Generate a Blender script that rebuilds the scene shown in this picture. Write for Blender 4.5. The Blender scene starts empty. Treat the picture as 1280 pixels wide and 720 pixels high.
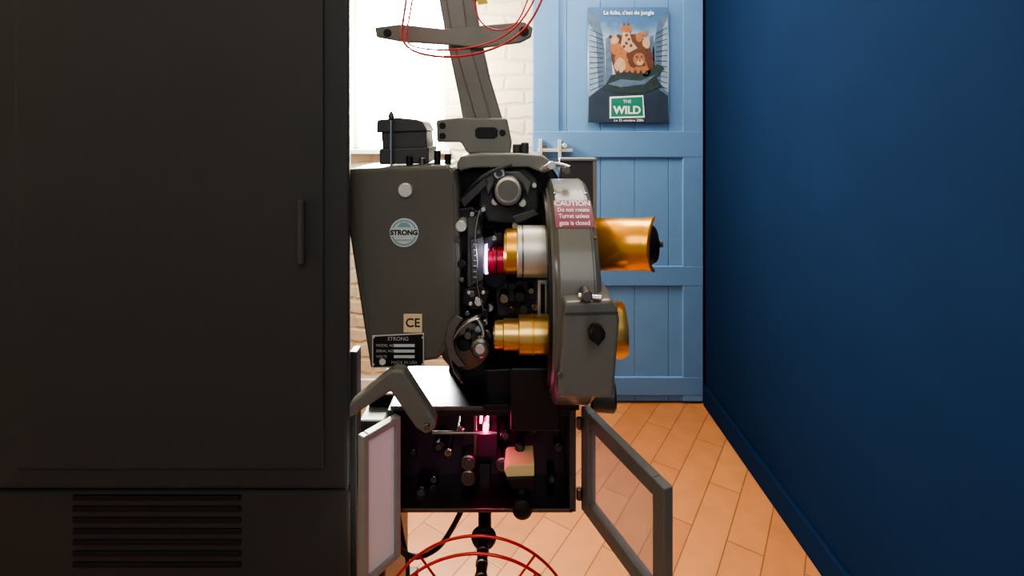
import bpy, bmesh, math, random
from mathutils import Vector, Matrix
random.seed(4)
F=623.0; CX=640.0; HZ=161.0; CAMZ=1.35
def W(px,py,d):
    return Vector(((px-CX)*d/F, d, CAMZ-(py-HZ)*d/F))
def S(px,d): return px*d/F
sc=bpy.context.scene
try: sc.view_settings.look='AgX - Medium High Contrast'
except Exception: pass
# ------------------------------------------------------------ materials
def lin(c):
    r=[]
    for v in c:
        v=v/255.0
        r.append(v/12.92 if v<=0.04045 else ((v+0.055)/1.055)**2.4)
    return (r[0],r[1],r[2],1)
def mat(name,c,rough=0.5,metal=0.0,noise=0.12,scale=30,bump=0.0,emit=None,es=0,coat=0,trans=0,alpha=1,spec=.5):
    m=bpy.data.materials.new(name); m.use_nodes=True
    nt=m.node_tree; b=nt.nodes['Principled BSDF']
    c=lin(c)
    tc=nt.nodes.new('ShaderNodeTexCoord'); n=nt.nodes.new('ShaderNodeTexNoise')
    n.inputs['Scale'].default_value=scale; n.inputs['Detail'].default_value=5
    nt.links.new(tc.outputs['Object'],n.inputs['Vector'])
    mx=nt.nodes.new('ShaderNodeMix'); mx.data_type='RGBA'
    mx.inputs[6].default_value=[max(0,v*(1-noise)) for v in c[:3]]+[1]
    mx.inputs[7].default_value=[min(1,v*(1+noise)) for v in c[:3]]+[1]
    nt.links.new(n.outputs['Fac'],mx.inputs[0]); nt.links.new(mx.outputs[2],b.inputs['Base Color'])
    b.inputs['Roughness'].default_value=rough; b.inputs['Metallic'].default_value=metal
    b.inputs['Specular IOR Level'].default_value=spec
    if coat: b.inputs['Coat Weight'].default_value=coat
    if trans: b.inputs['Transmission Weight'].default_value=trans
    if alpha<1: b.inputs['Alpha'].default_value=alpha
    if bump:
        bp=nt.nodes.new('ShaderNodeBump'); bp.inputs['Strength'].default_value=bump; bp.inputs['Distance'].default_value=0.002
        nt.links.new(n.outputs['Fac'],bp.inputs['Height']); nt.links.new(bp.outputs[0],b.inputs['Normal'])
    if emit:
        b.inputs['Emission Color'].default_value=lin(emit); b.inputs['Emission Strength'].default_value=es
    return m
M={}
M['grey']=mat('grey_enamel',(104,104,98),0.34,0,0.08,60,0.15,coat=.2)
M['house']=mat('housing_enamel',(88,86,78),0.4,0,0.08,60,0.15,coat=.2)
M['dgrey']=mat('dark_enamel',(66,67,66),0.4,0,0.1,50,0.1)
M['arm']=mat('arm_enamel_hazed',(120,120,112),0.42,0,0.1,50,0.1)  # dark-grey arm, its colour lightened to carry the window haze
M['lamph']=mat('lamphouse_enamel',(50,52,52),0.65,0,0.1,20,0.1)
M['lgrey']=mat('light_grey_enamel',(140,142,138),0.4,0,0.06,50,0.1)
M['black']=mat('black_metal',(30,29,32),0.35,0.2,0.2,40)
M['black2']=mat('black_matte',(14,13,15),0.6,0,0.2,40)
M['plum']=mat('cavity_paint',(62,34,54),0.45,0,0.2,15)
M['steel']=mat('brushed_steel',(195,195,198),0.25,1,0.15,80,0.05)
M['tray']=mat('tray_steel',(112,118,128),0.3,1,0.35,14,0.6)
M['dsteel']=mat('dull_steel',(128,126,122),0.35,1,0.15,80,0.05)
M['alu']=mat('satin_aluminium',(215,213,205),0.42,0.6,0.06,60)
M['gold']=mat('gold_anodised',(228,168,66),0.3,0.8,0.06,30)
M['gold2']=mat('brass_anodised',(222,182,108),0.28,0.85,0.06,30)
M['amber']=mat('amber_anodised',(242,170,60),0.27,0.8,0.05,30)
M['redring']=mat('red_anodised',(170,24,60),0.3,0.5,0.1,30)
M['white']=mat('white_paint',(228,232,236),0.5,0,0.03,20)
M['cream']=mat('cream_label',(226,200,156),0.6,0,0.04,50)
M['beige']=mat('beige_block',(232,206,150),0.5,0,0.05,30)
M['teal']=mat('badge_teal',(120,165,170),0.5,0,0.05,30)
M['badgew']=mat('badge_silver',(200,208,205),0.45,0.1,0.03,30)
M['ink']=mat('black_ink',(30,36,42),0.6,0,0.05,30)
M['plate']=mat('nameplate_black',(18,18,20),0.4,0.2,0.1,30)
M['lab']=mat('caution_red',(138,56,80),0.5,0,0.06,40)
M['labtxt']=mat('label_text',(244,226,230),0.5,0,0.02,40)
M['redw']=mat('red_wire',(200,36,32),0.3,0.1,0.1,40,coat=0.4)
M['rubber']=mat('rubber_cable',(25,24,24),0.6,0,0.1,40)
M['yellow']=mat('yellow_tag',(225,190,60),0.5,0,0.05,40)
M['led']=mat('red_led',(255,20,90),0.3,0,0,10,emit=(255,20,105),es=16)
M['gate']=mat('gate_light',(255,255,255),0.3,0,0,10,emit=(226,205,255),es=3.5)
M['sky']=mat('window_daylight',(255,255,255),0.3,0,0,10,emit=(255,248,228),es=60)
M['glass']=mat('door_glass',(200,205,215),0.05,0,0.02,10,trans=0.0,alpha=0.25)
M['dglass']=mat('lens_glass',(20,22,35),0.05,0,0.05,10,coat=1)
M['blue']=mat('blue_door_paint',(98,140,184),0.55,0,0.07,9,0.3,spec=.3)
M['blue2']=mat('blue_door_trim',(94,134,178),0.55,0,0.07,9,0.3,spec=.3)
M['dblue']=mat('dark_blue_wall_paint',(12,32,60),0.9,0,0.12,5,0.3,spec=.06)
M['wht']=mat('ceiling_paint',(215,208,192),0.8,0,0.05,5,0.2)
def brickmat(name,c1,c2,cm,scale,bw,rh,ms,rot=0,rough=.7,bump=.5,axis='Y',noise=.3):
    m=bpy.data.materials.new(name); m.use_nodes=True; nt=m.node_tree; b=nt.nodes['Principled BSDF']
    tc=nt.nodes.new('ShaderNodeTexCoord'); mp=nt.nodes.new('ShaderNodeMapping')
    nt.links.new(tc.outputs['Object'],mp.inputs['Vector'])
    if axis=='Y': mp.inputs['Rotation'].default_value=(math.radians(-90),0,0)
    else: mp.inputs['Rotation'].default_value=(0,0,rot)
    nd=nt.nodes.new('ShaderNodeTexNoise'); nd.inputs['Scale'].default_value=7
    nt.links.new(tc.outputs['Object'],nd.inputs['Vector'])
    va=nt.nodes.new('ShaderNodeVectorMath'); va.operation='MULTIPLY_ADD'; k=.06 if axis=='Y' else 0
    va.inputs[1].default_value=(k,k,k); nt.links.new(nd.outputs['Color'],va.inputs[0]); nt.links.new(mp.outputs[0],va.inputs[2])
    br=nt.nodes.new('ShaderNodeTexBrick'); nt.links.new(va.outputs[0],br.inputs['Vector'])
    br.inputs['Color1'].default_value=lin(c1); br.inputs['Color2'].default_value=lin(c2); br.inputs['Mortar'].default_value=lin(cm)
    br.inputs['Scale'].default_value=scale; br.inputs['Brick Width'].default_value=bw; br.inputs['Row Height'].default_value=rh
    br.inputs['Mortar Size'].default_value=ms; br.inputs['Mortar Smooth'].default_value=.8
    n=nt.nodes.new('ShaderNodeTexNoise'); n.inputs['Scale'].default_value=14; n.inputs['Detail'].default_value=8
    nt.links.new(tc.outputs['Object'],n.inputs['Vector'])
    mx=nt.nodes.new('ShaderNodeMix'); mx.data_type='RGBA'; mx.blend_type='MULTIPLY'; mx.inputs[0].default_value=noise
    nt.links.new(br.outputs['Color'],mx.inputs[6]); nt.links.new(n.outputs['Fac'],mx.inputs[7])
    nt.links.new(mx.outputs[2],b.inputs['Base Color'])
    ad=nt.nodes.new('ShaderNodeMath'); ad.operation='SUBTRACT'
    nt.links.new(n.outputs['Fac'],ad.inputs[0]); nt.links.new(br.outputs['Fac'],ad.inputs[1])
    bp=nt.nodes.new('ShaderNodeBump'); bp.inputs['Strength'].default_value=bump; bp.inputs['Distance'].default_value=.006
    nt.links.new(ad.outputs[0],bp.inputs['Height']); nt.links.new(bp.outputs[0],b.inputs['Normal'])
    b.inputs['Roughness'].default_value=rough
    return m
M['brick']=brickmat('painted_brick',(234,220,192),(226,211,184),(218,202,174),1,.19,.075,.014,bump=.5)
M['floor']=brickmat('parquet_floor',(200,132,82),(180,112,66),(128,76,44),1,.5,.11,.003,rot=math.radians(-56),rough=.42,bump=.15,axis='Z',noise=.35)
# ------------------------------------------------------------ builders
def empty(name,loc=(0,0,0)):
    e=bpy.data.objects.new(name,None); e.location=loc; e.empty_display_size=.05
    sc.collection.objects.link(e); return e
def link(ob,parent):
    sc.collection.objects.link(ob)
    if parent:
        ob.parent=parent
        ob.matrix_parent_inverse=Matrix.Translation(-parent.location)
    return ob
def finish(bm,name,m,parent,bevel=0,smooth=False,seg=2):
    bmesh.ops.recalc_face_normals(bm,faces=bm.faces)
    me=bpy.data.meshes.new(name); bm.to_mesh(me); bm.free()
    me.materials.append(M[m] if isinstance(m,str) else m)
    if smooth:
        for p in me.polygons: p.use_smooth=True
    ob=bpy.data.objects.new(name,me); link(ob,parent)
    if bevel:
        b=ob.modifiers.new('bevel','BEVEL'); b.width=bevel; b.segments=seg; b.limit_method='ANGLE'; b.angle_limit=math.radians(35)
    return ob
def prism(name,pts,d0,d1,m,parent,bevel=.002,seg=2):
    bm=bmesh.new(); a=[];b=[]
    for (x,y) in pts:
        v=W(x,y,d0); a.append(bm.verts.new(v)); b.append(bm.verts.new((v.x,d1,v.z)))
    bm.faces.new(a); bm.faces.new(b[::-1]); n=len(a)
    for i in range(n): bm.faces.new((a[i],b[i],b[(i+1)%n],a[(i+1)%n]))
    return finish(bm,name,m,parent,bevel,seg=seg)
def rbox(name,x0,y0,x1,y1,d0,d1,m,parent,bevel=.002,seg=2):
    return prism(name,[(x0,y0),(x1,y0),(x1,y1),(x0,y1)],d0,d1,m,parent,bevel,seg)
def wbox(name,x0,x1,y0,y1,z0,z1,m,parent,bevel=0):
    bm=bmesh.new(); bmesh.ops.create_cube(bm,size=1)
    for v in bm.verts:
        v.co=Vector((x0+(v.co.x+.5)*(x1-x0),y0+(v.co.y+.5)*(y1-y0),z0+(v.co.z+.5)*(z1-z0)))
    return finish(bm,name,m,parent,bevel)
def lathe(name,prof,origin,axis,m,parent,seg=48,smooth=True,caps=True):
    ax=Vector(axis).normalized(); q=Vector((0,0,1)).rotation_difference(ax)
    bm=bmesh.new(); rings=[]
    for (t,r) in prof:
        ring=[]
        for i in range(seg):
            a=2*math.pi*i/seg
            ring.append(bm.verts.new(Vector(origin)+q@Vector((r*math.cos(a),r*math.sin(a),t))))
        rings.append(ring)
    for k in range(len(rings)-1):
        for i in range(seg):
            j=(i+1)%seg
            bm.faces.new((rings[k][i],rings[k][j],rings[k+1][j],rings[k+1][i]))
    if caps:
        bm.faces.new(rings[0][::-1]); bm.faces.new(rings[-1])
    ob=finish(bm,name,m,parent,0,smooth)
    if smooth:
        e=ob.modifiers.new('es','EDGE_SPLIT'); e.split_angle=math.radians(32)
    return ob
def disc(name,px,py,r,d,th,m,parent,bev=.15,seg=40):
    R=S(r,d); o=W(px,py,d)
    b=min(th,R)*bev
    return lathe(name,[(0,R-b),(b,R),(th,R)],o,(0,1,0),m,parent,seg)
def tube(name,pts,r,m,parent,cyclic=False,smooth=True):
    cu=bpy.data.curves.new(name,'CURVE'); cu.dimensions='3D'; cu.bevel_depth=r; cu.bevel_resolution=4; cu.use_fill_caps=True
    sp=cu.splines.new('NURBS' if smooth else 'POLY'); sp.points.add(len(pts)-1)
    for i,p in enumerate(pts): sp.points[i].co=(p[0],p[1],p[2],1)
    if smooth: sp.order_u=3; sp.use_endpoint_u=not cyclic; cu.resolution_u=12
    sp.use_cyclic_u=cyclic
    cu.materials.append(M[m]); ob=bpy.data.objects.new(name,cu); return link(ob,parent)
def ring(name,c,R,r,m,parent,axis=(0,1,0)):
    bm=bmesh.new(); N=96; K=10; q=Vector((0,0,1)).rotation_difference(Vector(axis).normalized()); rr=[]
    for i in range(N):
        a=2*math.pi*i/N; row=[]
        for k in range(K):
            b=2*math.pi*k/K
            row.append(bm.verts.new(Vector(c)+q@Vector(((R+r*math.cos(b))*math.cos(a),(R+r*math.cos(b))*math.sin(a),r*math.sin(b)))))
        rr.append(row)
    for i in range(N):
        for k in range(K):
            bm.faces.new((rr[i][k],rr[(i+1)%N][k],rr[(i+1)%N][(k+1)%K],rr[i][(k+1)%K]))
    return finish(bm,name,m,parent,0,True)
def text(name,s,loc,size,m,parent,rot=(math.pi/2,0,0),ext=.0003,sx=1,align='CENTER',bold=0):
    cu=bpy.data.curves.new(name,'FONT'); cu.body=s; cu.size=size; cu.extrude=ext; cu.align_x=align; cu.align_y='CENTER'; cu.offset=bold
    cu.materials.append(M[m]); ob=bpy.data.objects.new(name,cu); ob.location=loc; ob.rotation_euler=rot; ob.scale=(sx,1,1)
    return link(ob,parent)
def rod(name,a,b,r,m,parent,seg=24):
    a=Vector(a); b=Vector(b); L=(b-a).length
    return lathe(name,[(0,r*.8),(r*.2,r),(L-r*.2,r),(L,r*.8)],a,(b-a),m,parent,seg)
# ------------------------------------------------------------ ROOM
WY=2.5; XR=0.95; XL=-2.1; CZ=2.6
wx0=(436-640)*WY/F; wx1=(556-640)*WY/F; wz1=2.25; wz0=W(0,186,WY).z
wb=empty('wall_back',(0,WY,0))
wbox('masonry_left',XL-.1,wx0,WY,WY+.16,0,CZ,'brick',wb)
wbox('masonry_right',wx1,XR+.1,WY,WY+.16,0,CZ,'brick',wb)
wbox('masonry_below',wx0,wx1,WY,WY+.16,0,wz0,'brick',wb)
wbox('masonry_above',wx0,wx1,WY,WY+.16,wz1,CZ,'brick',wb)
wi=empty('window_1',((wx0+wx1)/2,WY+.08,(wz0+wz1)/2))
wbox('pane_daylight',wx0,wx1,WY+.12,WY+.125,wz0,wz1,'sky',wi)
wbox('jamb_left',wx0,wx0+.02,WY+.09,WY+.12,wz0,wz1,'white',wi,.003)
wbox('jamb_right',wx1-.02,wx1,WY+.09,WY+.12,wz0,wz1,'white',wi,.003)
wbox('sill',wx0-.03,wx1+.03,WY-.04,WY+.11,wz0-.025,wz0,'white',wi,.004)
wbox('head',wx0,wx1,WY+.09,WY+.12,wz1-.02,wz1,'white',wi,.003)
wbox('wall_right',XR,XR+.12,-1.2,WY,0,CZ,'dblue',None)
wbox('wall_left',XL-.12,XL,-1.2,WY,0,CZ,'brick',None)
wbox('floor',XL-.1,XR+.1,-1.2,WY+.1,-.1,0,'floor',None)
wbox('ceiling',XL-.1,XR+.1,-1.2,WY+.1,CZ,CZ+.1,'wht',None)
# door
door=empty('door_1',(0.5,2.48,0))
dx0=(666-640)*2.46/F; dx1=XR-.012
zt=2.15
wbox('backing',dx0,dx1,2.47,2.498,0.0,zt,'blue',door)
n=5; pw=(dx1-dx0)/n
for i in range(n):
    wbox('plank_%d'%i,dx0+i*pw+.0008,dx0+(i+1)*pw-.0008,2.455,2.472,0.01,zt,'blue',door,.002)
for k,(r0,r1) in enumerate([(164,197),(333,358),(472,495),(-38,-8)]):
    z1=W(0,r0,2.44).z; z0=W(0,r1,2.44).z
    wbox('rail_%d'%k,dx0,dx1,2.443,2.457,z0,z1,'blue2',door,.004)
wbox('stile_hinge',dx0,dx0+.13,2.445,2.457,.012,zt,'blue2',door,.004)
wbox('stile_meeting',dx1-.10,dx1,2.444,2.457,.012,zt,'blue2',door,.004)
la=door
rbox('latch_backplate',676,181,684,200,2.435,2.443,'dsteel',la,.001)
rbox('latch_bolt_bar',672,186,716,190,2.415,2.435,'alu',la,.002)
rbox('latch_keeper',698,175,702,200,2.41,2.443,'alu',la,.002)
rbox('latch_post',674,174,678,200,2.41,2.443,'alu',la,.002)
disc('latch_bolt_knob',706,182,3,2.405,.03,'alu',la)
# poster (flat paper on door)
po=empty('film_poster',W(785,81,2.43))
def gradmat(name,stops):
    m=bpy.data.materials.new(name); m.use_nodes=True; nt=m.node_tree; b=nt.nodes['Principled BSDF']
    tc=nt.nodes.new('ShaderNodeTexCoord'); sp=nt.nodes.new('ShaderNodeSeparateXYZ'); cr=nt.nodes.new('ShaderNodeValToRGB')
    n=nt.nodes.new('ShaderNodeTexNoise'); n.inputs['Scale'].default_value=16; n.inputs['Detail'].default_value=6
    nt.links.new(tc.outputs['Generated'],sp.inputs[0]); nt.links.new(tc.outputs['Object'],n.inputs['Vector'])
    ma=nt.nodes.new('ShaderNodeMath'); ma.operation='MULTIPLY_ADD'; ma.inputs[1].default_value=.25
    nt.links.new(n.outputs['Fac'],ma.inputs[0]); nt.links.new(sp.outputs['Z'],ma.inputs[2])
    nt.links.new(ma.outputs[0],cr.inputs[0]); e=cr.color_ramp.elements
    e[0].position=stops[0][0]; e[0].color=lin(stops[0][1]); e[1].position=stops[-1][0]; e[1].color=lin(stops[-1][1])
    for p,c in stops[1:-1]:
        x=e.new(p); x.color=lin(c)
    nt.links.new(cr.outputs[0],b.inputs['Base Color']); b.inputs['Roughness'].default_value=.4
    return m
M['sky_print']=gradmat('poster_sky',[(0.1,(60,78,98)),(.35,(104,126,150)),(.68,(190,204,218)),(.9,(112,142,172)),(1.0,(70,106,148))])
M['pr_dark']=mat('print_dark',(42,56,72),.4,0,.4,20)
M['pr_b1']=mat('print_building',(84,104,128),.4,0,.5,40)
M['pr_b2']=mat('print_building_light',(128,150,172),.4,0,.5,40)
M['pr_or']=mat('print_orange',(158,100,62),.4,0,.45,45)
M['pr_br']=mat('print_brown',(92,58,44),.4,0,.45,45)
M['pr_tan']=mat('print_tan',(186,152,118),.4,0,.4,45)
M['pr_cr']=mat('print_croc',(44,58,58),.4,0,.5,60)
M['pr_gn']=mat('print_green',(34,118,98),.4,0,.1,30)
M['pr_sign']=mat('print_sign_white',(235,240,235),.4,0,.02,30)
DP=2.434
rbox('paper',735,9,836,153,DP-.004,DP+.008,'sky_print',po,0)
cnt=[0]
def pp(pts,m,o=1,nm='print'):
    cnt[0]+=1; d=DP-.004-.0004*o
    return prism('%s_%d'%(nm,cnt[0]),pts,d,d+.0003,m,po,0)
pp([(736,10),(750,26),(756,62),(757,108),(736,126)],'pr_b1',1,'tower')
pp([(736,30),(745,42),(748,112),(736,120)],'pr_b2',2,'tower')
pp([(757,48),(763,46),(766,100),(757,104)],'pr_b1',1,'tower')
pp([(835,10),(823,24),(816,62),(818,112),(835,128)],'pr_b1',1,'tower')
pp([(835,22),(829,34),(826,106),(835,116)],'pr_b2',2,'tower')
pp([(812,46),(817,44),(819,100),(811,98)],'pr_b1',1,'tower')
for i in range(12):
    pp([(737,36+i*7),(754,44+i*5.6),(754,45.0+i*5.6),(737,37.0+i*7)],'pr_dark',3,'windows')
    pp([(834,34+i*7),(820,42+i*5.6),(820,43.0+i*5.6),(834,35.0+i*7)],'pr_dark',3,'windows')
pp([(736,122),(756,106),(790,100),(816,106),(835,120),(835,152),(736,152)],'pr_dark',4,'street')
def blob(cx,cy,rx,ry,m,o,nm,n=18,j=.12):
    pp([(cx+rx*(1+random.uniform(-j,j))*math.cos(2*math.pi*i/n),cy+ry*(1+random.uniform(-j,j))*math.sin(2*math.pi*i/n)) for i in range(n)],m,o,nm)
pp([(770,94),(764,74),(764,58),(774,44),(798,42),(812,56),(818,80),(812,98),(786,100)],'pr_br',5,'group_shadow')
pp([(772,94),(768,72),(774,62),(788,58),(804,66),(810,84),(804,98),(786,100)],'pr_or',6,'lion_body')
blob(797,71,13,14,'pr_br',7,'lion_mane',22,.16); blob(799,74,7.5,8.5,'pr_or',8,'lion_face',14,.05); blob(800,78,4,3.6,'pr_tan',9,'lion_muzzle',12,.05)
blob(796,71,1.3,1.3,'pr_dark',10,'eye',8,0); blob(802,71,1.3,1.3,'pr_dark',10,'eye',8,0); blob(800,76,1.4,1,'pr_dark',10,'nose',8,0)
pp([(779,36),(785,34),(790,52),(797,60),(786,66),(776,58)],'pr_tan',8,'giraffe_neck'); blob(783,36,7.5,4.6,'pr_or',9,'giraffe_head',12,.08)
pp([(784,32),(785,26),(787,32)],'pr_br',9,'giraffe_horn'); pp([(779,32),(779,26),(782,32)],'pr_br',9,'giraffe_horn')
for (x,y) in [(783,44),(786,49),(783,54),(789,57),(780,58)]: blob(x,y,2,2,'pr_br',9,'giraffe_spot',8,.2)
blob(770,60,7.5,8,'pr_or',7,'koala_body',12,.14); blob(768,50,5.5,5,'pr_tan',8,'koala_head',12,.1); blob(763,46,2.4,2.4,'pr_br',9,'ear',10,.1); blob(773,45,2.4,2.4,'pr_br',9,'ear',10,.1)
blob(808,54,5,7,'pr_tan',7,'snake_coil',12,.1); blob(799,46,4.5,6,'pr_or',7,'bird',12,.2); blob(806,42,3.4,3.4,'pr_or',7,'squirrel',10,.2)
blob(775,82,7,9,'pr_tan',7,'paw_left',14,.15); blob(808,90,5,6,'pr_or',8,'paw_right',14,.15)
pp([(754,110),(764,94),(780,90),(804,92),(822,80),(831,85),(820,97),(828,108),(806,116),(774,117)],'pr_cr',8,'crocodile')
pp([(760,105),(776,99),(800,101),(820,93),(806,105),(776,109)],'pr_b1',9,'crocodile_belly')
for i in range(7): pp([(770+i*7,93),(773+i*7,87),(776+i*7,93)],'pr_cr',9,'crocodile_ridge')
pp([(762,121),(804,119),(806,147),(762,148)],'pr_sign',10,'sign_border')
pp([(764,123),(803,121),(804,145),(764,146)],'pr_gn',11,'sign')
text('title_main','WILD',W(784,138,DP-.0090),.052,'pr_sign',po,bold=.0016)
text('title_the','THE',W(784,127,DP-.0090),.022,'pr_sign',po)
text('headline',"La folie, c'est de jungle",W(786,16,DP-.0090),.027,'pr_sign',po,bold=.0004)
text('release','Le 25 octobre 2006',W(786,150.5,DP-.0090),.018,'pr_sign',po)
wbox('baseboard_right',XR-.018,XR-.001,-1.2,2.43,0.001,.1,'dblue',None,.004)
wbox('baseboard_back',XL+.001,dx0-.005,2.482,2.499,0.001,.1,'white',None,.004)

# ------------------------------------------------------------ PROJECTOR
P=empty('film_projector',(0,1.15,0))
prism('side_cover',[(424,214),(440,211),(560,206),(567,214),(572,240),(575,330),(574,405),(566,432),(546,450),(463,462)],1.0,1.17,'house',P,.006,3)
prism('side_cover_rim',[(436,216),(560,210),(566,218),(570,400),(545,446),(468,457)],.998,1.0,'house',P,.001)
disc('cover_screw',506,238,9,.990,.012,'alu',P)
def badge(px,py,r,d,par,sx=1):
    disc('badge_ring',px,py,r,d-.003,.003,'badgew',par); disc('badge_disc',px,py,r*.9,d-.0036,.001,'teal',par)
    disc('badge_inner',px,py,r*.78,d-.0042,.001,'badgew',par)
    k=S(r,d)
    rbox('badge_band',px-r*.90,py-r*.30,px+r*.90,py+r*.28,d-.0052,d-.0044,'badgew',par,0)
    text('badge_text','STRONG',W(px,py,d-.0056),k*.47,'ink',par,bold=k*.02)
    text('badge_sub','international',W(px,py+r*.5,d-.0050),k*.22,'teal',par)
    prism('badge_bars',[(px-r*.5,py-r*.4),(px-r*.2,py-r*.72),(px+r*.2,py-r*.72),(px+r*.5,py-r*.4)],d-.0052,d-.0046,'teal',par,0)
badge(505,291,18,.998,P)
def ce(px,py,w,d,par):
    rbox('ce_label',px-w/2,py-w/2,px+w/2,py+w/2,d-.0015,d-.0002,'cream',par,0)
    text('ce_text','CE',W(px,py,d-.0019),S(w*.66,d),'ink',par,bold=.0003)
ce(516,404,23,.998,P)
def nameplate(x0,y0,x1,y1,d,par,sk=0):
    prism('nameplate_rim',[(x0,y0+sk),(x1,y0-sk),(x1,y1-sk),(x0,y1+sk)],d-.003,d-.0002,'alu',par,.0005)
    prism('nameplate_face',[(x0+1.5,y0+1.5+sk),(x1-1.5,y0+1.5-sk),(x1-1.5,y1-1.5-sk),(x0+1.5,y1-1.5+sk)],d-.0036,d-.002,'plate',par,0)
    w=x1-x0;h=y1-y0
    text('nameplate_brand','STRONG',W(x0+w*.5,y0+h*.14,d-.0042),S(h*.16,d),'alu',par)
    for i in range(3):
        yy=y0+h*(.34+.17*i)
        text('nameplate_lbl_%d'%i,['MODEL NO.','SERIAL NO.','VOLTS'][i],W(x0+w*.08,yy,d-.0042),S(h*.11,d),'alu',par,align='LEFT')
        rbox('nameplate_field_%d'%i,x0+w*.42,yy-h*.045,x0+w*.82,yy+h*.045,d-.0042,d-.0038,'badgew',par,0)
    disc('nameplate_seal',x0+w*.2,y0+h*.84,h*.1,d-.0045,.0008,'badgew',par)
    text('nameplate_foot','MADE IN USA',W(x0+w*.62,y0+h*.86,d-.0042),S(h*.13,d),'alu',par)
    for (a,b) in [(.03,.1),(.97,.1),(.03,.92),(.97,.92)]:
        disc('rivet',x0+w*a,y0+h*b,h*.03,d-.0046,.001,'alu',par)
nameplate(465,418,530,459,.996,P,1.5)
prism('top_box_base',[(474,206),(474,186),(536,184),(536,204)],1.04,1.15,'dgrey',P,.003)
prism('top_box_mid',[(478,187),(476,165),(532,163),(534,185)],1.05,1.14,'dgrey',P,.003)
prism('top_box_lid',[(470,166),(471,150),(498,147),(520,149),(528,152),(534,164)],1.045,1.145,'dgrey',P,.003)
rod('top_rod',W(489,208,1.03),W(489,150,1.03),.003,'steel',P)
lathe('top_rod_cap',[(0,.003),(.004,.006),(.010,.006),(.018,.002)],W(489,150,1.03),(0,0,1),'dgrey',P)
for i,(x,y,h) in enumerate([(512,207,12),(528,207,10),(547,206,18),(560,206,14)]):
    rod('top_stud_%d'%i,W(x,y,1.04),W(x,y-h,1.04),.007,'black' if i!=1 else 'dsteel',P)
# --- support arm
prism('reel_arm',[(538,-58),(586,-58),(600,40),(612,95),(638,182),(584,182),(573,120),(556,40)],1.15,1.20,'arm',P,.004)
prism('reel_arm_web',[(549,-50),(572,-50),(586,50),(622,180),(604,180),(566,50)],1.143,1.15,'arm',P,.003)
prism('arm_crossbar',[(468,34),(500,30),(556,36),(598,32),(655,27),(666,34),(664,46),(650,53),(600,60),(560,56),(500,52),(470,46)],1.13,1.145,'arm',P,.003)
disc('crossbar_hole',655,39,6,1.127,.004,'black2',P); disc('crossbar_hole',484,41,5,1.127,.004,'black2',P)
prism('arm_bracket',[(545,150),(572,147),(634,148),(640,178),(638,192),(584,192),(576,178),(546,178)],1.12,1.15,'arm',P,.004)
prism('bracket_slot',[(594,162),(598,159),(618,159),(622,162),(622,170),(618,173),(598,173),(594,170)],1.117,1.125,'black2',P,.001)
for x,y in [(553,157),(553,170),(628,166)]: disc('bracket_hole',x,y,4,1.117,.006,'black2',P)
for x,y in [(646,186),(656,184)]: rod('mount_bolt',W(x,205,1.1),W(x,y-6,1.1),.009,'dgrey',P)
prism('mount_flange',[(570,205),(576,195),(600,192),(650,192),(676,194),(688,201),(690,212),(680,217),(660,209),(590,210),(574,214)],1.06,1.2,'arm',P,.004)
prism('gear_case',[(562,208),(690,208),(700,225),(700,515),(560,515)],1.14,1.34,'black',P,.006)
prism('main_plate',[(566,214),(684,212),(690,240),(690,505),(566,505)],1.12,1.14,'black',P,.003)
rbox('rear_cover_plate',700,199,746,330,1.16,1.19,'dgrey',P,.003); rbox('rear_cover_edge',741,199,746,300,1.155,1.19,'lgrey',P,.001); rbox('rear_cover_lip',700,198,746,201,1.15,1.19,'lgrey',P,.001)
# upper sprocket
prism('sprocket_shoe',[(598,222),(616,208),(655,208),(672,224),(674,262),(655,282),(610,278),(598,258)],1.09,1.12,'dgrey',P,.005)
prism('sprocket_guard',[(604,226),(620,214),(650,214),(664,228),(660,246),(652,228),(636,220),(618,228),(610,244)],1.07,1.09,'grey',P,.003)
lathe('sprocket_drum',[(0,.028),(.006,.034),(.018,.034),(.022,.030),(.04,.030),(.05,.034)],W(635,240,1.04),(0,1,0),'dsteel',P)
disc('sprocket_knob',635,238,16,1.02,.03,'alu',P); disc('sprocket_knob_cap',635,238,13,1.016,.006,'grey',P)
disc('mount_stud',624,217,8,1.05,.02,'steel',P); disc('mount_stud_cap',624,217,4,1.046,.006,'dgrey',P)
for x,y,r in [(619,252,5),(653,254,5),(644,283,4),(604,262,3),(668,232,3),(590,240,3)]: disc('screw',x,y,r,1.06,.03,'alu',P)
tube('film_guard_wire',[W(576,250,1.08),W(590,232,1.05),W(610,215,1.04),W(640,205,1.04)],.004,'dgrey',P)
prism('pad_arm',[(575,250),(606,222),(610,230),(580,260)],1.04,1.055,'dgrey',P,.002)
prism('pad_arm_low',[(640,270),(668,262),(674,268),(646,280)],1.04,1.055,'dgrey',P,.002)
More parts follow.
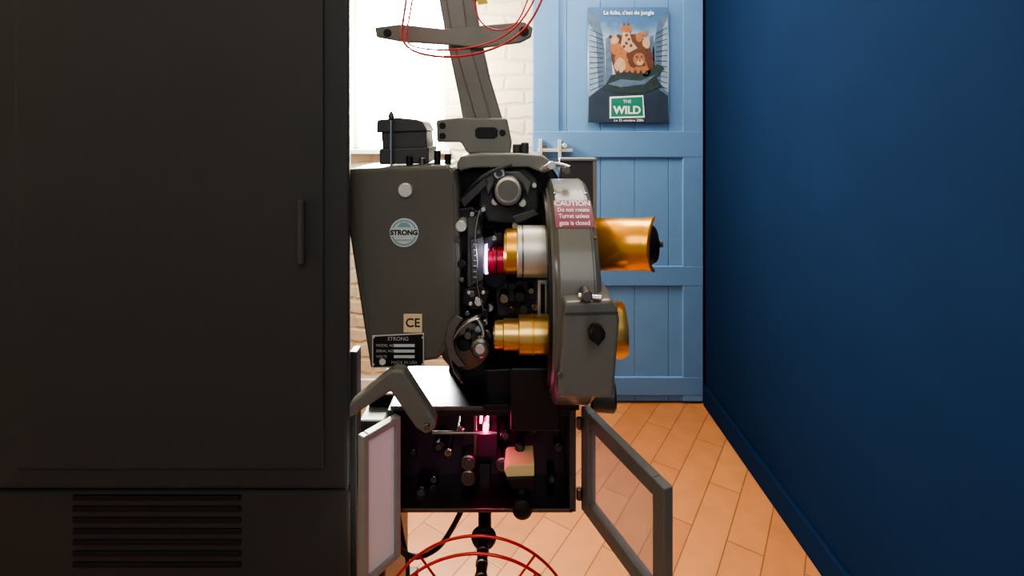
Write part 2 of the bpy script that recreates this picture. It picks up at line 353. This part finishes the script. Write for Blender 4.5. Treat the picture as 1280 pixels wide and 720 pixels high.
# gate column
prism('gate_block',[(566,262),(590,258),(604,268),(606,400),(590,410),(566,400)],1.04,1.12,'black',P,.004)
prism('gate_rail',[(584,272),(596,270),(604,300),(604,372),(598,388),(584,380)],1.01,1.05,'dgrey',P,.003)
for i,(x,y,r,m) in enumerate([(576,283,7,'alu'),(571,300,4,'dgrey'),(590,268,3,'steel'),(598,290,3,'dgrey'),(577,330,5,'black'),(577,350,3,'dsteel'),(590,368,4,'dsteel'),(598,378,5,'alu'),(584,392,3,'dsteel'),(606,392,5,'black'),(618,298,3,'steel')]):
    disc('gate_fitting_%d'%i,x,y,r,.998,.05,m,P)
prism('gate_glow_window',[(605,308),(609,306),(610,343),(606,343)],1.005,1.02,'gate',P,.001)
prism('gate_frame',[(604,298),(626,290),(634,300),(634,352),(622,362),(604,356)],1.03,1.12,'black',P,.003)
prism('gate_door',[(588,300),(604,296),(606,304),(604,350),(590,356)],1.0,1.012,'dgrey',P,.002)
for i in range(7): rbox('gate_spring_%d'%i,591,304+i*7,597,307+i*7,.996,1.002,'dsteel',P,.001)
tube('film_strip_edge',[W(600,262,1.0),W(592,290,.995),W(597,320,.995),W(595,360,.995),W(606,392,1.0)],.0012,'steel',P)
prism('gate_lower_bracket',[(580,362),(600,356),(612,366),(606,384),(590,388),(578,378)],1.0,1.02,'black',P,.002)
for x,y in [(586,366),(604,366),(596,374),(588,380)]: disc('bracket_screw',x,y,2.2,.996,.005,'alu',P)
for i,(x,y,r,m) in enumerate([(630,374,6,'dsteel'),(640,358,5,'black'),(650,372,7,'black'),(664,364,4,'dsteel'),(612,385,5,'steel'),(655,388,5,'dgrey'),(640,388,4,'dsteel'),(668,385,4,'steel')]):
    disc('roller_%d'%i,x,y,r,1.03,.09,m,P)
prism('shutter_box',[(618,352),(672,350),(678,392),(622,396)],1.07,1.12,'dgrey',P,.004)
rbox('reflection_block',672,350,688,398,1.02,1.1,'alu',P,.003); rbox('reflection_block_slot',676,356,681,392,1.015,1.03,'black2',P,.001)  # pale block and slot standing in for a whitish reflection
lathe('framing_knob',[(0,.014),(.004,.019),(.02,.019),(.024,.012),(.10,.012)],W(600,437,.97),(0,1,0),'dsteel',P)
disc('framing_knob_cap',600,437,6,.966,.006,'alu',P)
for (x,y,r,m) in [(608,420,7,'dsteel'),(598,412,5,'steel'),(585,420,5,'dsteel'),(606,404,4,'steel'),(592,400,5,'black')]: disc('linkage_pin',x,y,r,1.0,.1,m,P)
tube('linkage',[W(596,396,.99),W(606,412,.985),W(603,424,.985),W(598,436,.98)],.005,'steel',P)
bm=bmesh.new(); A=[];B=[]
c=W(606,425,1.05)
for i in range(17):
    a=math.radians(95+i*8.5); R=.072
    x=c.x+R*math.cos(a)*.9; z=c.z+R*math.sin(a)
    A.append(bm.verts.new((x,.98,z))); B.append(bm.verts.new((x,1.11,z)))
for i in range(16): bm.faces.new((A[i],A[i+1],B[i+1],B[i]))
g=finish(bm,'polished_guard','steel',P,0,True); so=g.modifiers.new('s','SOLIDIFY'); so.thickness=.002
prism('guard_side',[(556,424),(561,404),(570,394),(579,398),(570,410),(566,424),(570,442),(582,458),(572,459),(561,446)],.978,.983,'dsteel',P,.001)
lathe('flywheel',[(0,.03),(.004,.052),(.012,.055),(.02,.052)],W(580,432,1.02),(0,1,0),'dsteel',P)
lathe('flywheel_hub',[(0,.012),(.01,.016)],W(580,432,1.005),(0,1,0),'black',P)
# --- upper lens (axis x)
LZ=W(0,314,1.0).z; LY=1.0
def lx(px,d=LY): return (px-640)*d/F
def xl(name,x0,x1,r,m,z=LZ,y=LY,bv=.002,cap=True):
    X0=lx(x0,y);X1=lx(x1,y)
    return lathe(name,[(0,r-bv),(bv,r),(X1-X0-bv,r),(X1-X0,r-bv)],(X0,y,z),(1,0,0),m,P,56)
xl('lens_barrel_aluminium',646,694,S(32,1),'alu'); xl('lens_groove',652,654,S(32.5,1),'dsteel',bv=.0005)
xl('lens_ring_gold',632,648,S(28,1),'gold'); xl('lens_ring_gold_lip',630,634,S(26,1),'gold2')
zr=LZ-S(13,1)*.9
xl('lens_ring_red',616,631,S(17,1),'redring',z=zr); xl('lens_ring_red_thin',620,622,S(17.6,1),'black',z=zr,bv=.0005)
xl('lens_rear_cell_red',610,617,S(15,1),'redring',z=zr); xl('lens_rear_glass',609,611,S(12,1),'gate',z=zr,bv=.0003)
LZ2=W(0,418,.97).z
xl('lower_lens_tail',618,630,S(17,.97),'gold2',z=LZ2,y=.97); xl('lower_lens_mid',629,652,S(19,.97),'gold2',z=LZ2,y=.97)
xl('lower_lens_body',648,692,S(24,.97),'gold2',z=LZ2,y=.97); xl('lower_lens_ring',664,667,S(24.6,.97),'gold',z=LZ2,y=.97,bv=.0005)
xl('lower_lens_glass',616.5,618.5,S(13,.97),'dglass',z=LZ2,y=.97,bv=.0003)
# --- turret drum
TC=(0.070,1.05,1.022); R=.222
lathe('turret_drum',[(0,.10),(.0,R-.022),(.004,R-.018),(.006,R-.008),(.012,R),(.072,R),(.080,R-.006),(.084,R-.02),(.084,.05)],TC,(1,0,0),'grey',P,128)
lathe('turret_face_rim',[(-.006,R-.045),(-.008,R-.035),(-.006,R-.026),(.002,R-.024)],TC,(1,0,0),'black',P,128,caps=False)
lathe('turret_band_groove',[(.068,R+.0008),(.070,R+.0008)],TC,(1,0,0),'dgrey',P,128,caps=False)
def arc_patch(name,x0,x1,a0,a1,r,m):
    bm=bmesh.new(); A=[];B=[]
    for i in range(13):
        a=math.radians(a0+(a1-a0)*i/12)
        y=TC[1]-math.cos(a)*r; z=TC[2]+math.sin(a)*r
        A.append(bm.verts.new((x0,y,z))); B.append(bm.verts.new((x1,y,z)))
    for i in range(12): bm.faces.new((A[i],A[i+1],B[i+1],B[i]))
    return finish(bm,name,m,P,0,True)
arc_patch('caution_label',.078,.147,43,60,R+.0012,'lab')
def ltxt(s,ang,size,sx=1,bold=0):
    a=math.radians(ang); r=R+.0016
    text('caution_text',s,(.1125,TC[1]-math.cos(a)*r,TC[2]+math.sin(a)*r),size,'labtxt',P,rot=(math.pi/2-a,0,0),ext=.0002,sx=sx,bold=bold)
ltxt('CAUTION',57.4,.0185,.80,.0004); ltxt('Do not rotate',53.2,.0138,.74,.0002); ltxt('Turret unless',49.3,.0138,.74,.0002); ltxt('gate is closed',45.4,.0138,.74,.0002)
for ang,x in [(66,.082),(66,.142),(38,.146)]:
    a=math.radians(ang); lathe('drum_screw',[(0,.003),(.002,.002)],(x,TC[1]-math.cos(a)*R,TC[2]+math.sin(a)*R),(0,-math.cos(a),math.sin(a)),'dsteel',P,16)
prism('turret_latch_box',[(706,378),(764,375),(772,384),(775,402),(767,498),(697,498),(703,430)],.80,.98,'grey',P,.006,3)
prism('latch_box_seam',[(706,392),(773,390),(773,392),(706,394)],.797,.801,'dgrey',P,0)
lathe('latch_knob',[(0,.010),(.004,.013),(.018,.013),(.022,.009),(.034,.008)],W(747,420,.768),(0,1,0),'black',P)
prism('latch_knob_wing',[(742,403),(752,408),(754,426),(748,434),(741,424)],.765,.772,'black',P,.002)
disc('latch_pivot',734,371,7,.79,.03,'dsteel',P); rod('latch_pin',W(722,370,.80),W(752,373,.80),.005,'steel',P); rod('latch_post',W(734,382,.81),W(734,366,.81),.006,'dgrey',P)
disc('latch_screw',700,470,3.5,.798,.004,'dsteel',P)
# lens on the far side of the turret: gold hood with scooped mouth
bm=bmesh.new(); N=64; r=S(32,1.0); HZc=W(0,305,1.0).z; rings=[]
def xe(a):
    return lx(821)-.026*(max(0,math.cos(a))**1.2)-.004
for (t,rf) in [(0,.92),(.02,.94),(.022,1.0),(.84,1.0),(.93,1.02),(1.0,1.07),(1.0,1.0),(.9,.94),(.5,.94)]:
    rg=[]
    for i in range(N):
        a=2*math.pi*i/N; x0=lx(738); X=x0+(xe(a)-x0)*t
        rg.append(bm.verts.new((X,1.0-math.cos(a)*r*rf,HZc+math.sin(a)*r*rf)))
    rings.append(rg)
for k in range(len(rings)-1):
    for i in range(N):
        j=(i+1)%N; bm.faces.new((rings[k][i],rings[k][j],rings[k+1][j],rings[k+1][i]))
finish(bm,'lens_hood_gold','amber',P,0,True)
lathe('lens_front_glass',[(0,S(26,1)),(.094,S(26,1)),(.106,S(22,1)),(.110,S(8,1))],(lx(752),1.0,HZc),(1,0,0),'black',P)
lathe('lens_cap_knob',[(0,.005),(.012,.005),(.014,.007),(.019,.007)],(lx(816),1.0,HZc),(1,0,0),'dgrey',P)
lathe('lower_lens_front',[(0,S(33,.95)),(.045,S(35,.95)),(.056,S(33,.95)),(.058,S(26,.95))],(lx(742,.95),.95,W(0,411,.95).z),(1,0,0),'gold2',P,64)
tube('release_lever',[W(676,212,1.03),W(688,206,1.02),W(700,205,1.0),W(712,210,.99)],.005,'steel',P); disc('release_lever_ball',690,207,5,.99,.02,'alu',P); disc('release_pivot',709,213,5,.98,.02,'dsteel',P)
# --- tray top & soundhead
rbox('soundhead_top_plate',488,508,604,513,1.0,1.17,'tray',P,.001)
rbox('soundhead_top_dark',604,506,724,513,1.0,1.2,'black',P,.001)
prism('turret_base_block',[(606,462),(690,458),(694,508),(610,510)],1.03,1.14,'black',P,.004)
rbox('fader_box',638,460,700,540,.97,1.05,'black',P,.004)
Y0,Y1=1.0,1.10
rbox('soundhead_back',486,510,720,640,Y1,Y1+.14,'plum',P,.003)
rbox('soundhead_bottom',486,636,716,641,Y0,Y1,'dsteel',P,.001)
rbox('soundhead_left_wall',484,513,492,640,Y0,Y1,'dgrey',P,.001); rbox('soundhead_right_wall',712,510,720,640,Y0,Y1,'dgrey',P,.001)
rbox('soundhead_lintel',492,513,712,520,Y0,Y0+.02,'black',P,.001)
for i,(x,y,r,m,d) in enumerate([(585,580,10,'dsteel',1.02),(585,599,10,'dsteel',1.02),(628,582,9,'dsteel',1.02),(526,617,8,'black',1.04),(548,560,7,'black',1.04),(575,538,5,'steel',1.03),(650,560,6,'black',1.03),(560,566,5,'steel',1.05),(516,566,4,'dsteel',1.07),(698,560,5,'dsteel',1.07),(690,600,5,'black',1.05),(542,600,4,'dsteel',1.07),(632,545,7,'black',1.02),(668,538,7,'black',1.02)]):
    disc('sound_roller_%d'%i,x,y,r,d,Y1-d+.002,m,P)
    disc('sound_roller_cap_%d'%i,x,y,r*.55,d-.003,.004,'dgrey' if m!='steel' else 'dsteel',P)
rbox('sound_drum_block',578,512,622,572,1.06,1.10,'plum',P,.004)
rod('sound_bar',W(540,541,1.03),W(622,541,1.03),.004,'dsteel',P)
rbox('exciter_post',592,512,596,570,1.03,1.05,'dsteel',P,.001); rbox('exciter_tube',601,512,612,545,1.04,1.05,'dglass',P,.001)
for i,(x,y,r) in enumerate([(602,515,2.6),(610,516,3),(607,538,3.6),(601,528,1.8),(609,528,1.6)]): disc('exciter_led_%d'%i,x,y,r,1.02,.022,'led',P)
prism('beige_bracket_top',[(630,588),(634,582),(668,580),(668,596),(634,598)],.99,1.05,'beige',P,.002)
prism('beige_bracket_face',[(632,598),(668,597),(666,612),(640,612)],.985,1.05,'black',P,.002)
rod('foot_stem',W(653,600,1.0),W(653,634,.985),.009,'black',P)
lathe('foot_knob',[(0,.012),(.004,.019),(.02,.020),(.028,.012)],W(653,640,.965),(0,1,0),'black',P)
def panel_door(name,a,b,z0,z1,th,fw,mf,mi,par):
    a=Vector((a[0],a[1],0)); b=Vector((b[0],b[1],0)); u=(b-a).normalized(); nrm=Vector((-u.y,u.x,0)); L=(b-a).length
    def slab(nm,s0,s1,q0,q1,t0,t1,m,bev):
        bm=bmesh.new(); vs=[]
        for t in (t0,t1):
            for (s,q) in ((s0,q0),(s1,q0),(s1,q1),(s0,q1)):
                p=a+u*s+nrm*t; vs.append(bm.verts.new((p.x,p.y,q)))
        for f in ((0,1,2,3),(7,6,5,4),(0,4,5,1),(1,5,6,2),(2,6,7,3),(3,7,4,0)): bm.faces.new([vs[i] for i in f])
        return finish(bm,name+'_'+nm,m,par,bev)
    slab('stile_a',0,fw,z0,z1,0,th,mf,.002); slab('stile_b',L-fw,L,z0,z1,0,th,mf,.002)
    slab('rail_top',fw,L-fw,z1-fw,z1,0,th,mf,.002); slab('rail_bottom',fw,L-fw,z0,z0+fw,0,th,mf,.002)
    slab('pane',fw*.8,L-fw*.8,z0+fw*.8,z1-fw*.8,th*.4,th*.6,mi,0)
    return slab
zt_=W(0,508,1.0).z; zb_=W(0,636,1.0).z
panel_door('window_door',(S(86,1),1.0),(S(190,.77),.77),zb_,zt_,.018,.028,'grey','glass',P)
panel_door('blank_door',(S(-146,1.0),1.0),(S(-193,.93),.93),W(0,690,1.0).z,W(0,516,1.0).z,.018,.012,'lgrey','white',P)
for z in (520,620): rod('door_hinge',W(488,z,.995),W(488,z+16,.995),.006,'dsteel',P)
for z in (522,610): rod('door_hinge',W(724,z,.99),W(724,z+14,.99),.006,'dsteel',P)
prism('brace_bracket',[(436,506),(480,470),(490,463),(504,464),(545,528),(543,538),(532,544),(520,536),(488,490),(436,524)],.93,.96,'grey',P,.005,3)
disc('brace_bolt',533,534,4,.925,.01,'dsteel',P)
wbox('pedestal_column',S(-190,1.18),S(-156,1.18),1.16,1.42,.03,W(0,520,1.18).z,'dgrey',P,.006)
wbox('pedestal_foot',-.60,-.28,1.05,1.5,.0,.035,'dgrey',P,.006)
wbox('pedestal_arm',S(-186,1.18),.05,1.22,1.32,.70,W(0,520,1.2).z,'black',P,.006)
rbox('left_post',436,440,446,730,1.0,1.03,'dgrey',P,.002)
lathe('motor',[(0,.03),(.005,.034),(.05,.034),(.056,.026)],W(738,494,1.12),(1,-.1,0),'dgrey',P)
SX=-.060; SZ=.481
rod('takeup_shaft',(SX,1.09,SZ),(SX,.80,SZ),.011,'dsteel',P)
lathe('takeup_flange',[(0,.012),(.004,.024),(.010,.027),(.016,.02)],(SX,1.05,SZ),(0,1,0),'black',P)
wbox('takeup_arm',SX-.014,SX+.014,1.09,1.115,SZ-.02,zb_+.03,'black',P,.003)
for i in range(8):
    y=1.03-i*.03
    lathe('shaft_collar_%d'%i,[(0,.0115),(.002,.0128),(.008,.0128),(.010,.0115)],(SX,y,SZ),(0,-1,0),'steel' if i%2 else 'dsteel',P,24)
prism('reel_arm_head',[(540,-60),(556,-72),(606,-72),(622,-58),(622,-10),(600,-4),(560,-4)],1.15,1.20,'arm',P,.005)
# ------------------------------------------------------------ lower reel
def reel(name,x,z,y0,y1,R):
    e=empty(name,(x,(y0+y1)/2,z))
    for k,y in enumerate((y0,y1)):
        ring('flange_rim_%d'%k,(x,y,z),R,.0024,'redw',e)
        ring('flange_inner_%d'%k,(x,y,z),R*.38,.0022,'redw',e)
        for i in range(5):
            a=math.radians(90+36+i*72)
            rod('spoke_%d_%d'%(k,i),(x+.03*math.cos(a),y,z+.03*math.sin(a)),(x+R*math.cos(a),y,z+R*math.sin(a)),.002,'redw',e,12)
        lathe('hub_plate_%d'%k,[(0,.034),(.003,.034)],(x,y-.0015,z),(0,1,0),'redw',e)
    lathe('core',[(0,.028),(y1-y0,.028)],(x,y0,z),(0,1,0),'black',e)
    return e
reel('film_reel',SX,SZ,.82,.856,.17)
cb=empty('power_cable',W(540,680,1.1))
tube('cable_a',[W(500,628,1.12),W(494,660,1.12),W(500,690,1.14),W(520,698,1.16),W(545,688,1.15),W(562,668,1.14),W(576,640,1.12)],.006,'rubber',cb)
tube('cable_b',[W(498,640,1.16),W(503,675,1.16),W(512,705,1.16),W(508,760,1.17)],.005,'rubber',cb)
tc_=empty('red_cable',W(520,20,1.05))
tube('loop_a',[W(512,-30,1.06),W(505,20,1.05),W(500,50,1.04),W(520,68,1.03),W(575,73,1.02),W(635,56,1.03),W(672,20,1.05),W(688,-30,1.06)],.0026,'redw',tc_)
tube('loop_b',[W(520,-30,1.06),W(514,10,1.05),W(507,44,1.04),W(512,60,1.03),W(570,64,1.02),W(628,50,1.03),W(664,14,1.05),W(680,-30,1.06)],.0020,'redw',tc_)
tube('loop_c',[W(588,-30,1.08),W(592,10,1.07),W(604,34,1.06),W(630,40,1.06),W(655,22,1.06),W(668,-30,1.07)],.0018,'redw',tc_)
prism('yellow_tag',[(594,-4),(606,-6),(610,4),(598,6)],1.06,1.063,'yellow',tc_,0)
# ------------------------------------------------------------ LAMPHOUSE
L=empty('projector_lamphouse',(-.9,1.3,0))
def foot(name,pts,z0,z1,m,par,bev):
    bm=bmesh.new(); a=[bm.verts.new((x,y,z0)) for x,y in pts]; b=[bm.verts.new((x,y,z1)) for x,y in pts]; n=len(pts)
    bm.faces.new(a); bm.faces.new(b[::-1])
    for i in range(n): bm.faces.new((a[i],b[i],b[(i+1)%n],a[(i+1)%n]))
    return finish(bm,name,m,par,bev,seg=3)
xr=lx(437,.95)
foot('cabinet',[(-1.25,.95),(xr,.95),(xr-.04,1.08),(-.50,1.45),(-.62,1.75),(-1.25,1.75)],.66,1.78,'lamph',L,.01)
foot('console',[(-1.22,.97),(xr-.005,.97),(xr-.045,1.08),(-.50,1.45),(-.62,1.7),(-1.22,1.7)],.08,.645,'lamph',L,.008)
foot('plinth',[(-1.18,1.0),(xr-.03,1.0),(-.5,1.4),(-.62,1.65),(-1.18,1.65)],0,.09,'black',L,.004)
rbox('service_door',18,-60,404,588,.944,.952,'lamph',L,.004,3)
for i in range(7): rbox('vent_slot_%d'%i,90,620+i*14,300,626+i*14,.966,.972,'black2',L,.001)
rod('door_handle',W(376,250,.925),W(376,330,.925),.006,'dgrey',L)
for y in (254,326): rod('handle_post',W(376,y,.945),W(376,y,.923),.005,'dgrey',L)

# ------------------------------------------------------------ LIGHT
def light(name,t,loc,e,color,size=.1,rot=(0,0,0),sy=None):
    l=bpy.data.lights.new(name,t); l.energy=e; l.color=color
    if t=='AREA':
        l.size=size
        if sy: l.shape='RECTANGLE'; l.size_y=sy
    else: l.shadow_soft_size=size
    o=bpy.data.objects.new(name,l); o.location=loc; o.rotation_euler=rot; sc.collection.objects.link(o); return o
light('window_daylight','AREA',((wx0+wx1)/2,WY+.06,1.75),55,(1,.95,.85),.4,(math.radians(-90),0,0),.85)
light('window_glare_fill','POINT',((wx0+wx1)/2+.10,2.2,1.66),75,(1,.93,.78),.12)  # added point lamp, brightens the wall around the window
light('overhead_fill','AREA',(.35,1.75,2.55),22,(1,.95,.88),.8)  # added area lamp without a fixture, brightens the door
light('room_fill','AREA',(.15,-.7,2.2),12,(1,.97,.93),1.0,(math.radians(55),0,0))
light('gate_light_source','POINT',W(600,325,.96),.08,(.85,.8,1),.01)
light('exciter_glow','POINT',W(606,552,1.01),.16,(1,.04,.3),.006)
w=bpy.data.worlds.new('World'); sc.world=w; w.use_nodes=True
w.node_tree.nodes['Background'].inputs[0].default_value=(.88,.92,1,1); w.node_tree.nodes['Background'].inputs[1].default_value=.33
# ------------------------------------------------------------ CAMERA
cd=bpy.data.cameras.new('camera'); cam=bpy.data.objects.new('camera',cd); sc.collection.objects.link(cam)
cam.location=(0,0,CAMZ); cam.rotation_euler=(math.pi/2,0,0)
cd.sensor_width=36; cd.lens=36*F/1280; cd.shift_y=-(360-HZ)/1280; cd.clip_start=.02
sc.camera=cam
